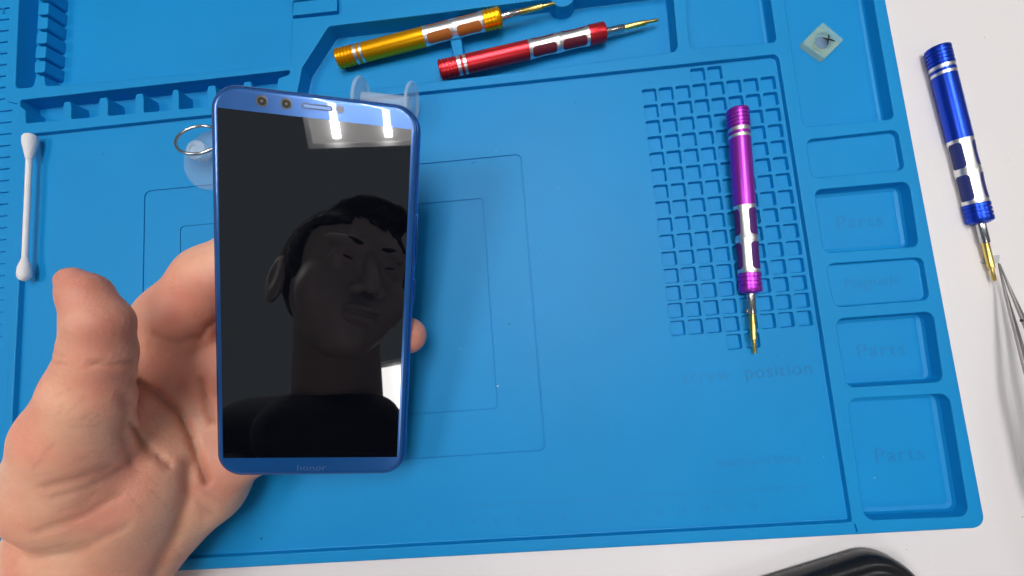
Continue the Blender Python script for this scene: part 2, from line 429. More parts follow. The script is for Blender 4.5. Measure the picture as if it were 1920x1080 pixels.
bud('cotton_bud', [(L-11.5, 1.25), (L-10, 1.55), (L-8.5, 2.1), (L-7, 2.5), (L-4, 2.75), (L-2.2, 2.6), (L-1, 2.0), (L-.35, 1.1), (L, .3)])

# ------------------------------------------------------------------ suction cup with pull ring
sp = M(402, 300, .3)
cup = empty('suction_cup', sp); tag(cup, 'clear suction cup with steel pull ring, half hidden behind the phone', 'suction cup')
V = Matrix.Rotation(-math.pi/2, 4, 'Y')
def lz(prof, n=48): mb = MB(); mb.lathe([(x, r) for x, r in prof], n, V, cap=False); return mb
def up(prof, n=48):
    mb = MB(); k = len(prof); v = []; f = []
    for z, r in prof:
        for i in range(n): t = 2*math.pi*i/n; v.append((r*math.cos(t), r*math.sin(t), z))
    for j in range(k-1):
        for i in range(n): f.append((j*n+i, j*n+(i+1) % n, (j+1)*n+(i+1) % n, (j+1)*n+i))
    f.append(tuple((k-1)*n+i for i in range(n))); f.append(tuple(range(n))[::-1]); return mb.add(v, f)
up([(0, 15.6), (.5, 15.8), (.9, 15.2), (1.6, 13), (3.0, 9), (4.4, 6), (5.5, 4.2)]).build('cup', clear_pvc, cup, 60)
kn = M(377, 290, 8)-sp
mb = up([(5.2, 4.0), (6.4, 3.0), (7.6, 3.2), (8.4, 4.6), (10.4, 4.8), (11.2, 4.0), (11.3, 2.2), (10.8, 1.8)], 36)
o = mb.build('knob', frosted, cup, 50); o.location = Vector((-1.5, 1, 0))*S
c0 = M(372, 262, 9)-sp; ring = []
for i in range(56):
    t = 2*math.pi*i/56; ring.append(Vector((10*math.cos(t), 9.2*math.sin(t), 0)))
rm = Matrix.Rotation(.16, 4, 'Y') @ Matrix.Rotation(-.35, 4, 'X')
MB().tube([c0+rm @ p for p in ring], .75, 12, True).build('pull_ring', steel, cup, 180)

# ------------------------------------------------------------------ clear plastic spool behind the top of the phone
fa, fb = M(677, 184, 10), M(772, 194, 10); ax = (fb-fa).normalized(); LL = (fb-fa).length
spo = empty('plastic_spool', fa); tag(spo, 'milky clear plastic spool with two flanges behind the top edge of the phone', 'plastic spool')
spo.matrix_world = Matrix.Translation(fa*S) @ Matrix((ax, Vector((0, 0, 1)).cross(ax).normalized(), ax.cross(Vector((0, 0, 1)).cross(ax).normalized()))).transposed().to_4x4()
MB().lathe([(0.9, 3.1), (LL-.9, 3.1)], 32).build('tube', frosted, spo)
MB().lathe([(-1, 7.0), (-.8, 9.3), (-.3, 9.7), (.3, 9.7), (.9, 9.2), (1.0, 4)], 40).build('flange', frosted, spo)
MB().lathe([(LL-1, 4), (LL-.9, 9.2), (LL-.3, 9.7), (LL+.3, 9.7), (LL+.8, 9.3), (LL+1, 7.0)], 40).build('flange', frosted, spo)

# ------------------------------------------------------------------ small resin dish with a pen cross
Z1 = DEEP+.1
q = [M(1504, 80, Z1+3), M(1546, 110, Z1+3), M(1583, 74, Z1+3), M(1543, 41, Z1+3)]
cen = sum(q, Vector())/4
dish = empty('square_dish', (cen.x, cen.y, Z1)); tag(dish, 'small square greenish clear dish with a black pen cross, in the top right tray', 'dish')
Rl = Relief(); P2 = [Vector((p.x-cen.x, p.y-cen.y)) for p in q]
P2 = rounded(ccw(P2), 1.0, 4)
circ = [Vector((math.cos(a), math.sin(a)))*4.3 for a in np.linspace(0, 2*math.pi, 32, endpoint=False)]
h0 = Rl.hole(circ, 3.2, 1.5, .5, .6, fil=.3)
rr = [Rl.loop(offset(P2, o), z) for o, z in [(-.5, 3.2), (-.1, 2.9), (0, 2.4), (.1, 0)]]
for a_, b_ in zip(rr, rr[1:]): Rl.strip(a_, b_)
Rl.fill([rr[0], h0]); Rl.fill([rr[-1]]); Rl.build('dish_body', resin, dish)
up([(1.55, 3.3), (1.62, 3.3)], 32).build('backing_dot', mat('blue_grey_film', (.16, .26, .38), .3), dish)
cr = MB()
def stroke(mb, pa, pb, w, z):
    pa = M(*pa, z)-Vector((cen.x, cen.y, 0)); pb = M(*pb, z)-Vector((cen.x, cen.y, 0)); pts = [pa.lerp(pb, t) for t in np.linspace(0, 1, 6)]
    pts = [p+Vector((0, 0, 0))+Vector(((math.sin(i*2.1))*.08, (math.cos(i*1.7))*.08, 0)) for i, p in enumerate(pts)]
    mb.tube([(p.x, p.y, z-Z1) for p in pts], [w*.7, w, w, w*.95, w*.8, w*.5], 6)
stroke(cr, (1543, 71), (1566, 77), .38, Z1+3.3); stroke(cr, (1554, 66), (1552, 85), .38, Z1+3.35)
o = cr.build('pen_cross', black_ink, dish, 60)

# ------------------------------------------------------------------ tweezers and a shard of clear film on the desk
dull_steel = mat('dull_steel', (.36, .34, .33), .34, 1., noise_amt=.08, noise_scale=120)
tw = empty('tweezers', M(1873, 493, Z_DESK)); tag(tw, 'pointed steel tweezers on the desk entering from the right edge', 'tweezers')
base = M(1873, 493, Z_DESK)
def arm(name, pts, ws, hs):                 # flat tapered bar through points
    v = []; f = []; pts = [Vector(p)-base for p in pts]
    for i, p in enumerate(pts):
        t = (pts[min(i+1, len(pts)-1)]-pts[max(i-1, 0)]).normalized(); s_ = Vector((0, 0, 1)).cross(t).normalized(); n_ = t.cross(s_)
        for (u, w) in ((-1, -1), (1, -1), (1, 1), (-1, 1)): v.append(p+s_*u*ws[i]/2+n_*w*hs[i]/2)
    for i in range(len(pts)-1):
        for k in range(4): f.append((i*4+k, i*4+(k+1) % 4, i*4+4+(k+1) % 4, i*4+4+k))
    f.append((3, 2, 1, 0)); e = (len(pts)-1)*4; f.append((e, e+1, e+2, e+3))
    o = obj(name, v, f, dull_steel, tw, 30)
    bv = o.modifiers.new('b', 'BEVEL'); bv.width = .00025; bv.segments = 2; return o
arm('arm', [M(1872, 493, -4.6), M(1884, 545, -3.5), M(1905, 620, 0), M(1936, 730, 5), M(1990, 900, 8), M(2060, 1100, 7)], [.4, .9, 1.9, 2.9, 4.0, 4.6], [.6, .9, 1.2, 1.4, 1.4, 1.4])
arm('arm', [M(1874, 494, -4.4), M(1894, 543, -3.2), M(1925, 613, .5), M(1966, 715, 6), M(2020, 885, 9.5), M(2066, 1100, 9)], [.4, .9, 1.9, 2.9, 4.0, 4.6], [.6, .9, 1.2, 1.4, 1.4, 1.4])
p = M(1915, 601, 2.4)-base
up([(0, .75), (.35, .7)], 16).build('pin', black_ink, tw, 40, loc=None).location = p*S
q = [M(1837, 493, Z_DESK), M(1846, 481, Z_DESK), M(1872, 478, Z_DESK), M(1871, 492, Z_DESK), M(1855, 497, Z_DESK)]
v = [(p.x, p.y, Z_DESK+.05) for p in q]+[(p.x, p.y, Z_DESK+.55) for p in q]
o = obj('plastic_shard', v, [(4, 3, 2, 1, 0), (5, 6, 7, 8, 9)]+[(i, (i+1) % 5, 5+(i+1) % 5, 5+i) for i in range(5)], shard_m, None, 30)
tag(o, 'tiny whitish clear plastic shard under the blue screwdriver bit', 'plastic scrap')

# ------------------------------------------------------------------ tiny screw beside the purple bit
sp_ = M(1399, 584, 0)
scw = empty('tiny_screw', sp_); tag(scw, 'tiny silver screw beside the shaft of the purple screwdriver', 'screw')
up([(0, .3), (.1, .55), (2.0, .55)], 16).build('thread', steel, scw, 40)
up([(2.0, 1.3), (2.5, 1.35), (2.9, .9)], 24).build('head', steel, scw, 40)

# ------------------------------------------------------------------ black rounded case on the desk at the bottom edge
bc = M(1600, 1030, Z_DESK+10)
ca, cb_ = M(1400, 1118, Z_DESK+10), M(1600, 1057, Z_DESK+10)
u = (cb_-ca).normalized(); w = Vector((u.y, -u.x, 0))
case = empty('black_case', (cb_.x, cb_.y, Z_DESK)); tag(case, 'glossy black rounded case on the desk, cut off by the bottom edge of the photo', 'case')
cp = [cb_+u*24-cb_, cb_+u*24+w*85-cb_, cb_-u*120+w*85-cb_, cb_-u*120-cb_]
P3 = rounded(ccw([Vector((p.x, p.y)) for p in cp]), 19, 14); P3 = [Vector(p) for p in P3]
Rc = Relief()
prof = [(-1.5, 0), (0, 1.5), (.2, 5), (0, 8.2), (-1.2, 10.2), (-2.6, 10.9), (-3.6, 10.6), (-4.3, 9.9), (-5.4, 9.8), (-6.5, 10.8), (-9, 12.2), (-13, 12.9)]
rr = [Rc.loop(offset(P3, o_), z_) for o_, z_ in prof]
for a_, b_ in zip(rr, rr[1:]): Rc.strip(a_, b_)
Rc.fill([rr[0]]); Rc.fill([rr[-1]]); o = Rc.build('shell', black_plastic, case); o.data.shade_smooth(); o.data.set_sharp_from_angle(angle=.9)

# ------------------------------------------------------------------ specks of dust
du = MB()
for (x_, y_, r_) in [(193, 289, .35), (955, 608, .38), (1078, 193, .3), (888, 305, .45), (490, 1010, .5), (1047, 352, .18), (1215, 172, .25), (1218, 154, .3), (1225, 187, .25)]+[(random.uniform(60, 1560), random.uniform(270, 960), random.uniform(.07, .14)) for _ in range(34)]:
    p = M(x_, y_, 0); du.add([(p.x-r_, p.y-r_*.6, .02), (p.x+r_*.8, p.y-r_*.7, .02), (p.x+r_, p.y+r_*.5, .02), (p.x-r_*.4, p.y+r_, .02), (p.x, p.y, .3)], [(0, 1, 4), (1, 2, 4), (2, 3, 4), (3, 0, 4), (3, 2, 1, 0)])
o = du.build('dust', mat('dust_dark', (.04, .035, .03), .8), None, 10); tag(o, 'dark specks of dust scattered on the mat', kind='stuff')
du = MB()
for (x_, y_, r_) in [(864, 654, .22), (933, 724, .4), (930, 283, .15), (1047, 352, .2), (1640, 896, .22)]+[(random.uniform(820, 1560), random.uniform(200, 960), random.uniform(.06, .12)) for _ in range(22)]:
    zz = DEEP if x_ > 1600 else 0
    p = M(x_, y_, zz); du.add([(p.x-r_, p.y-r_*.6, zz+.02), (p.x+r_*.8, p.y-r_*.7, zz+.02), (p.x+r_, p.y+r_*.5, zz+.02), (p.x-r_*.4, p.y+r_, zz+.02), (p.x, p.y, zz+.3)], [(0, 1, 4), (1, 2, 4), (2, 3, 4), (3, 0, 4), (3, 2, 1, 0)])
o = du.build('lint', white_stick, None, 10); tag(o, 'white flecks of lint scattered on the mat', kind='stuff')

du = MB()
for (x_, y_, r_) in [(1917, 969, .3), (1846, 70, .2), (1700, 1030, .18), (1300, 1066, .16), (1890, 300, .2), (1868, 830, .15), (1740, 1050, .14), (900, 1068, .15)]:
    zz = Z_DESK; p = M(x_, y_, zz); du.add([(p.x-r_, p.y-r_*.6, zz+.02), (p.x+r_*.8, p.y-r_*.7, zz+.02), (p.x+r_, p.y+r_*.5, zz+.02), (p.x-r_*.4, p.y+r_, zz+.02), (p.x, p.y, zz+.25)], [(0, 1, 4), (1, 2, 4), (2, 3, 4), (3, 0, 4), (3, 2, 1, 0)])
o = du.build('crumbs', mat('crumb', (.22, .19, .16), .8), None, 10); tag(o, 'tiny crumbs scattered on the white desk', kind='stuff')

# ------------------------------------------------------------------ the phone
PH = (0.141264, -0.161687, 0.0805667); PT = np.array([-73.558, 3.677, 159.305])
RP = _rot(*PH)                              # phone(x right, y down, z into the phone) -> camera
A = RW @ RP
def cam2w(c): return np.array([CAM.x, CAM.y, CAM.z])+RW @ np.asarray(c)
pc = cam2w(PT)
phone = empty('smartphone')
tag(phone, 'blue smartphone with dark glossy screen held up in the left hand over the mat', 'smartphone')
PM = Matrix(((A[0,0], -A[0,1], -A[0,2], pc[0]*S), (A[1,0], -A[1,1], -A[1,2], pc[1]*S), (A[2,0], -A[2,1], -A[2,2], pc[2]*S), (0, 0, 0, 1)))
phone.matrix_world = PM                     # local: x right, y up, z out of the glass
def PL(px, py, z=0):                        # photo pixel -> phone local on plane z
    d = np.array([(px-960)/F, (py-540)/F, 1.0]); n = RP @ np.array([0, 0, 1.]); p0 = PT-n*z
    h = d*((p0 @ n)/(d @ n)); l = RP.T @ (h-PT); return Vector((l[0], -l[1], z))
print('phone edges', PL(399, 500), PL(781, 400), PL(586, 176), PL(590, 893), 'corners', PL(412,170), PL(775,215), PL(420,885), PL(745,890))
ph_blue = mat('phone_blue', (.012, .10, .34), .22, .35, ior=1.55, noise_amt=.02, Coat_Weight=.5, Coat_Roughness=.015)
ph_frame = mat('phone_frame', (.03, .12, .42), .2, .8, Coat_Weight=.3, Coat_Roughness=.05)
ph_screen = mat('phone_screen', (.0016, .002, .004), .018, ior=2.4)
x0, x1 = -34.5, 35.0; y1, y0 = 72.2, -71.8
def rr_loop(inset, n=12): return rounded(rect(x0+inset, y0+inset, x1-inset, y1-inset), max(.5, 8.6-inset), n)
def slab(name, prof, material, parent, seg=12, sm=50):
    Rr = Relief(); ls = [Rr.loop(rr_loop(i, seg), z) for i, z in prof]
    for a_, b_ in zip(ls, ls[1:]): Rr.strip(a_, b_)
    Rr.fill([ls[0]]); Rr.fill([ls[-1]]); o = Rr.build(name, material, parent); o.data.shade_smooth(); o.data.set_sharp_from_angle(angle=math.radians(sm)); return o
slab('back_cover', [(2.6, -7.6), (1.0, -7.3), (.2, -6.5), (.0, -5.9)], ph_blue, phone)
slab('frame', [(.0, -5.9), (-.35, -5.2), (-.5, -4.0), (-.5, -2.6), (-.3, -1.5), (.1, -.95), (.4, -.75)], ph_frame, phone)
slab('front_glass', [(.55, -1.1), (.5, -.62), (.62, -.4), (.95, -.2), (1.4, -.06), (1.8, -.01), (2.1, 0), (2.3, 0), (2.8, 0)], ph_blue, phone, sm=80)
scr = [PL(407.8, 202.2), PL(771, 242), PL(745, 858), PL(417.7, 858)]
sx0, sx1 = (scr[0].x+scr[3].x)/2, (scr[1].x+scr[2].x)/2; sy1, sy0 = (scr[0].y+scr[1].y)/2, (scr[2].y+scr[3].y)/2
MB().box((sx0, sy0, -.5), (sx1, sy1, .012)).build('screen', ph_screen, phone, 30)
def disc(name, px, py, r, z0, z1, material, parent=phone):
    p = PL(px, py); o = up([(z0, r), (z1, r), (z1+.02, r*.9)], 32).build(name, material, parent, 5); o.location = Vector((p.x, p.y, 0))*S; return o
dark_ring = mat('lens_ring', (.055, .05, .05), .3, .4)
for (cx_, cy_) in ((491, 189.5), (537, 194.5)):
    c_ = disc('front_camera', cx_, cy_, 1.95, -.3, .02, dark_ring)
    up([(.045, 1.35), (.06, 1.3)], 28).build('lens', mat('lens_glass', (.035, .04, .028), .05, ior=1.8), c_, 5)
    up([(.062, .5), (.075, .45)], 20).build('pupil', mat('lens_pupil', (.12, .09, .09), .3), c_, 5)
disc('sensor', 637.5, 205, 1.35, -.3, .02, mat('sensor_grey', (.16, .16, .22), .3))
p = PL(595, 201)
sl = rounded(rect(-4.9, -.75, 4.9, .75), .75, 8); si = rounded(rect(-4.45, -.4, 4.45, .4), .4, 8)
def pill(name, w, h, z0, z1, material, parent):
    Rs = Relief(); lp = rounded(rect(-w, -h, w, h), h, 8); L_ = [Rs.loop([Vector(q_) for q_ in ccw(lp)], z_) for z_ in (z1, z0)]
    Rs.strip(*L_); Rs.fill([L_[0]]); Rs.fill([L_[1]]); o_ = Rs.build(name, material, parent); return o_
o = pill('earpiece', 5.1, .92, -.3, .012, mat('earpiece_rim', (.01, .02, .07), .4), phone); o.location = Vector((p.x, p.y, 0))*S
pill('grille', 4.65, .5, -.2, .03, mat('earpiece_grille', (.16, .30, .62), .4, .2), o)
p = PL(556, 882)
t = text('honor', 3.4, (p.x, p.y), 0, .012, mat('logo_silver', (.07, .13, .30), .35, .3), phone, name='logo', sx=1.25, ext=.02, space=1.05)
MB().box((x1+.3, 14, -4.6), (x1+1.05, 34, -2.8)).build('volume_button', ph_frame, phone, 30)
MB().box((x1+.3, 0, -4.6), (x1+1.05, 9, -2.8)).build('power_button', ph_frame, phone, 30)
for nm in ('volume_button', 'power_button'):
    bv = bpy.data.objects[nm].modifiers.new('b', 'BEVEL'); bv.width = .0003; bv.segments = 3

#PERSON_BEGIN
# ------------------------------------------------------------------ the person: left hand under the phone, arm, head (seen mirrored in the glass)
def surface_nets(f, org, h):
    sg = f < 0; nx, ny, nz = f.shape
    acc = np.zeros((nx-1, ny-1, nz-1, 3), np.float32); cnt = np.zeros((nx-1, ny-1, nz-1), np.float32)
    idx = [(0,0,0),(1,0,0),(0,1,0),(1,1,0),(0,0,1),(1,0,1),(0,1,1),(1,1,1)]
    def sl(a, o): return a[o[0]:nx-1+o[0], o[1]:ny-1+o[1], o[2]:nz-1+o[2]]
    for a in range(8):
        for ax in range(3):
            if idx[a][ax]: continue
            b = list(idx[a]); b[ax] = 1; A, B = sl(f, idx[a]), sl(f, tuple(b))
            mk = sl(sg, idx[a]) != sl(sg, tuple(b)); t = np.where(mk, A/np.where(mk, A-B, 1), 0)
            for c in range(3): acc[..., c] += np.where(mk, idx[a][c]+(t if c == ax else 0), 0)
            cnt += mk
    act = cnt > 0; vid = -np.ones(act.shape, np.int64); vid[act] = np.arange(act.sum())
    ii = np.argwhere(act); V = (ii+acc[act]/cnt[act][:, None])*h+np.array(org)
    Fc = []
    for ax in range(3):
        u, w = (ax+1) % 3, (ax+2) % 3
        s0 = [slice(1, -1)]*3; s1 = [slice(1, -1)]*3; s0[ax] = slice(0, -1); s1[ax] = slice(1, None)
        a_, b_ = sg[tuple(s0)], sg[tuple(s1)]; e = np.argwhere(a_ != b_); sgn = a_[tuple(e.T)]
        off = np.ones(3, int); off[ax] = 0; e = e+off
        def c(du, dw):
            q = e.copy(); q[:, u] -= du; q[:, w] -= dw; return vid[tuple(q.T)]
        quad = np.stack([c(1, 1), c(0, 1), c(0, 0), c(1, 0)], 1); quad[~sgn] = quad[~sgn][:, ::-1]; Fc.append(quad)
    Fc = np.concatenate(Fc); Fc = Fc[(Fc >= 0).all(1)]
    return V, Fc
def smin(a, b, k):
    h_ = np.clip(.5+.5*(b-a)/k, 0, 1); return b*(1-h_)+a*h_-k*h_*(1-h_)
def cone(P, a, b, ra, rb):
    a = np.asarray(a, np.float32); b = np.asarray(b, np.float32); ab = b-a; t = np.clip(((P-a) @ ab)/(ab @ ab), 0, 1)
    d = P-a-t[..., None]*ab; return np.sqrt((d*d).sum(-1))-(ra+(rb-ra)*t)
def ell(P, c, r, rot=None):
    q = P-np.asarray(c, np.float32)
    if rot is not None: q = q @ np.asarray(rot, np.float32)
    r = np.asarray(r, np.float32); k0 = np.sqrt(((q/r)**2).sum(-1)); k1 = np.sqrt(((q/r**2)**2).sum(-1))+1e-6
    return k0*(k0-1)/k1
def grid(lo, hi, h):
    ax = [np.arange(lo[i], hi[i]+h, h, dtype=np.float32) for i in range(3)]
    return np.stack(np.meshgrid(*ax, indexing='ij'), -1)
def cp(px, py, d): return np.array([(px-960)/F*d, (py-540)/F*d, d], np.float32)
def chain(P, pts, k=4.):
    s_ = None
    for (a_, b_) in zip(pts, pts[1:]):
        c_ = cone(P, cp(*a_[:3]), cp(*b_[:3]), a_[3], b_[3]); s_ = c_ if s_ is None else smin(s_, c_, k)
    return s_
hv = 1.15
P = grid((-232, -32, 112), (-20, 176, 208), hv)
thumb = chain(P, [(136, 527, 131, 4.4), (160, 552, 130, 6.5), (186, 606, 130, 8.4), (184, 664, 132, 9.4), (169, 735, 136, 11.6), (145, 815, 142, 15.2), (136, 915, 150, 18.6)], 2.0)
thenar = chain(P, [(125, 900, 150, 17), (238, 915, 161, 19.5), (190, 1045, 166, 21)], 8)
thenar = smin(thenar, chain(P, [(178, 800, 152, 11), (262, 790, 166, 12), (292, 860, 165, 13)], 6), 8)
palm = chain(P, [(332, 600, 173, 13.5), (300, 760, 180, 13), (215, 990, 178, 20)], 8)
palm = smin(palm, chain(P, [(395, 700, 181, 13), (330, 850, 184, 14), (235, 1000, 180, 20)], 8), 9)
palm = smin(palm, chain(P, [(428, 785, 183, 12.5), (360, 900, 183, 15), (250, 1020, 180, 20)], 8), 9)
palm = smin(palm, chain(P, [(428, 862, 180, 12.5), (388, 912, 179, 14), (310, 968, 178, 15), (215, 1040, 177, 17), (160, 1130, 178, 20)], 8), 9)
palm = smin(palm, chain(P, [(205, 740, 160, 9), (265, 690, 172, 10), (330, 640, 177, 11)], 8), 10)     # web between thumb and index
idxf = chain(P, [(330, 598, 173, 13.4), (395, 522, 172, 12.4), (470, 478, 174, 11.4), (600, 455, 178, 8.8), (700, 480, 178, 8.0)], 5)
midf = chain(P, [(398, 694, 181, 12.0), (520, 650, 180, 9.0), (650, 628, 179, 8.4), (766, 629, 177, 7.5)], 4)
rinf = chain(P, [(430, 785, 183, 11.4), (560, 742, 182, 8.6), (700, 722, 180, 7.8)], 4)
pinf = chain(P, [(430, 858, 180, 11.0), (560, 832, 182, 7.8), (650, 818, 181, 7.0)], 4)
wrist = chain(P, [(150, 1000, 165, 20), (115, 1100, 168, 23), (55, 1240, 172, 25)], 8)
f = smin(palm, idxf, 6); f = smin(f, midf, 4); f = smin(f, rinf, 4); f = smin(f, pinf, 4)
f = smin(f, thenar, 9); f = smin(f, wrist, 12); f = smin(f, thumb, 4.5)
# skin folds, pressed into the palm side of the surface
UU = P[..., 0]/P[..., 2]*F+960; VV = P[..., 1]/P[..., 2]*F+540
CR = []
def crease(pts, w, amp, dlim):
    global f
    CR.append((pts, w, amp))
    best = np.full(UU.shape, 1e9, np.float32)
    for (a_, b_) in zip(pts, pts[1:]):
        dx, dy = b_[0]-a_[0], b_[1]-a_[1]; t = np.clip(((UU-a_[0])*dx+(VV-a_[1])*dy)/(dx*dx+dy*dy), 0, 1)
        best = np.minimum(best, np.hypot(UU-a_[0]-t*dx, VV-a_[1]-t*dy))
    f = f+amp*np.exp(-(best/w)**2)*(np.abs(f) < 9)*(P[..., 2] < dlim)
crease([(242, 792), (254, 812), (270, 834), (292, 853), (316, 874)], 6, 1.7, 176)
crease([(262, 716), (300, 740), (335, 772), (358, 820), (372, 860), (388, 900)], 8, 2.4, 184)
crease([(378, 712), (385, 745), (400, 790)], 8, 1.9, 185)
crease([(405, 600), (388, 612), (376, 632)], 5, 1.8, 185)
crease([(290, 625), (335, 640), (376, 628)], 9, .8, 185)
crease([(172, 680), (205, 683), (246, 677)], 3.4, 1.1, 150)
crease([(88, 668), (104, 678), (122, 682)], 4, .8, 150)
crease([(95, 655), (120, 668)], 4, .5, 150)
crease([(84, 912), (150, 895), (205, 872)], 7, .8, 165)
crease([(96, 932), (160, 915), (225, 880)], 6, .6, 165)
crease([(70, 996), (160, 965), (225, 925)], 7, .8, 170)
crease([(60, 1045), (150, 1030), (235, 985)], 9, .6, 170)
crease([(352, 870), (350, 930), (325, 1000), (285, 1075)], 15, 1.8, 182)
crease([(230, 740), (236, 772), (226, 815), (245, 870)], 9, 1.0, 172)
crease([(352, 905), (372, 945), (395, 960)], 8, .5, 182)
rng = np.random.RandomState(3)
for q in range(26):                          # fine wrinkles of the mound and the palm
    x_ = rng.uniform(70, 400); y_ = rng.uniform(700, 1040); a_ = rng.normal(-.45, .35) if x_ < 240 else rng.normal(.9, .5); l_ = rng.uniform(14, 34)
    crease([(x_-l_*math.cos(a_), y_-l_*math.sin(a_)), (x_+l_*math.cos(a_), y_+l_*math.sin(a_))], 3.5, rng.uniform(.08, .22), 185)
HV, HF = surface_nets(f, (-232, -32, 112), hv)
uu = HV[:, 0]/HV[:, 2]*F+960; vv = HV[:, 1]/HV[:, 2]*F+540
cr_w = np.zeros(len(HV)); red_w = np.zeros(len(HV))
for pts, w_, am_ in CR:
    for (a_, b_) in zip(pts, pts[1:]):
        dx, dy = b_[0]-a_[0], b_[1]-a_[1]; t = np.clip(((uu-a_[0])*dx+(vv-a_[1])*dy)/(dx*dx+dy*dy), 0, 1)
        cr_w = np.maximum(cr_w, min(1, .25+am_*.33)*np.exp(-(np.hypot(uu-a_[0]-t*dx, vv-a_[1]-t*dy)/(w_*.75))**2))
for c_, r_, k_ in ((cp(150, 545, 128), 16, .9), (cp(195, 620, 124), 14, .95), (cp(350, 590, 160), 22, .6), (cp(345, 700, 168), 20, .9), (cp(790, 630, 172), 12, .9), (cp(150, 880, 132), 16, .5), (cp(420, 930, 165), 17, .6), (cp(210, 960, 140), 22, .5), (cp(285, 770, 160), 12, .5)):
    red_w = np.maximum(red_w, k_*np.exp(-((HV-c_)**2).sum(1)/r_**2))
HV = np.array([CAM.x, CAM.y, CAM.z])+HV @ RW.T          # camera axes -> world

def ax_rot_(roll, yaw, pitch):
    cr_, sr = math.cos(roll), math.sin(roll); cy_, sy = math.cos(yaw), math.sin(yaw); cp_, sp2 = math.cos(pitch), math.sin(pitch)
    return np.array([[cr_, -sr, 0], [sr, cr_, 0], [0, 0, 1]]) @ np.array([[cy_, 0, -sy], [0, 1, 0], [sy, 0, cy_]]) @ np.array([[1, 0, 0], [0, cp_, sp2], [0, -sp2, cp_]])
HR = ax_rot_(.30, .60, .42); HD = 585.; HC = np.array([(650-960)/F*HD, (532-540)/F*HD, HD])
# head, built round its own centre (x to its left ear's side in the mirror image, y down, z back)
h2 = 2.6
Q = grid((-130, -150, -150), (130, 250, 190), h2)
nk0, nk1 = ((cp(632, 600, 625)-HC) @ HR), ((cp(636, 800, 720)-HC) @ HR)
hd = ell(Q, (0, -18, 12), (76, 92, 94))
hd = smin(hd, ell(Q, (0, 38, -22), (60, 66, 62)), 22)
hd = smin(hd, ell(Q, (0, 88, -52), (25, 18, 24)), 22)
for s_ in (-1, 1):
    hd = smin(hd, ell(Q, (s_*44, 30, -50), (24, 26, 24)), 16)               # cheeks
    hd = smin(hd, ell(Q, (s_*30, -26, -76), (26, 8, 12)), 9)                # brow
    hd = -smin(-hd, ell(Q, (s_*32, -7, -96), (19, 11, 18)), 9)              # eye sockets
    hd = smin(hd, ell(Q, (s_*31, -6, -72), (14, 12, 13)), 3)                # lids
    ear = ell(Q, (s_*82, 10, 18), (7, 33, 20), [[math.cos(.35*s_), 0, math.sin(.35*s_)], [0, 1, 0], [-math.sin(.35*s_), 0, math.cos(.35*s_)]])
    ear = -smin(-ear, ell(Q, (s_*91, 6, 12), (7, 20, 11)), 4)
    hd = smin(hd, ear, 4)
hd = smin(hd, cone(Q, (0, -8, -84), (0, 30, -106), 7.5, 10.5), 8)
for s_ in (-1, 1): hd = smin(hd, ell(Q, (s_*13, 34, -96), (8.5, 7.5, 10)), 4); hd = -smin(-hd, ell(Q, (s_*6.5, 41, -102), (3.6, 3.5, 4)), 2)
hd = smin(hd, ell(Q, (0, 56, -88), (25, 5.5, 11)), 5); hd = smin(hd, ell(Q, (0, 66, -86), (21, 6, 11)), 5)
hd = -smin(-hd, cone(Q, (-24, 61, -93), (24, 61, -93), 1.4, 1.4)-.6, 2.5)
hd = smin(hd, cone(Q, nk0, nk1, 58, 74), 14)
hd_v, hd_f = surface_nets(hd, (-130, -150, -150), h2)
hr = ell(Q, (0, -22, 16), (82, 93, 96)); nz = np.zeros(hr.shape, np.float32)
for (kx, ky, kz, am, ph_) in ((.11, .05, .09, 2.2, .3), (.21, .12, .17, 1.4, 1.1), (.37, .3, .29, .9, 2.), (.6, .5, .55, .6, .6)):
    nz += am*np.sin(Q[..., 0]*kx+ph_)*np.sin(Q[..., 1]*ky+ph_*2)*np.sin(Q[..., 2]*kz+ph_*3)+am*.6*np.sin(Q[..., 0]*kz*1.7+Q[..., 2]*kx*1.3)
hr = smin(hr, ell(Q, (14, -98, -26), (50, 20, 48)), 14)+nz*.6+.9*np.sin(Q[..., 0]*.9+Q[..., 1]*.5)*np.sin(Q[..., 2]*.8-Q[..., 0]*.4)
line = np.where(Q[..., 2] < -18, Q[..., 1]+66-.0035*Q[..., 0]**2+nz*1.5, Q[..., 1]-(30+.9*np.clip(Q[..., 2], -60, 70))+nz)
line2 = np.maximum(Q[..., 1]-10-nz, -(Q[..., 2]+34+nz))
cut = np.minimum(np.where(Q[..., 2] < -34, Q[..., 1]+62+nz*1.5-.003*Q[..., 0]**2, Q[..., 1]-(18+.85*(Q[..., 2]+18))), 1e3)
hr = np.maximum(hr, cut*.7)
hr = np.maximum(hr, -(hd+2.5))
hr_v, hr_f = surface_nets(hr, (-130, -150, -150), h2)
NP = RP @ np.array([0, 0, 1.])
def mirror(c): c = np.atleast_2d(c); return c-2*((c-PT) @ NP)[:, None]*NP
def v2w(c): return np.array([CAM.x, CAM.y, CAM.z])+mirror(c) @ RW.T

def head2w(v): return v2w(HC+v @ HR.T)
hd_w = head2w(hd_v); hr_w = head2w(hr_v)
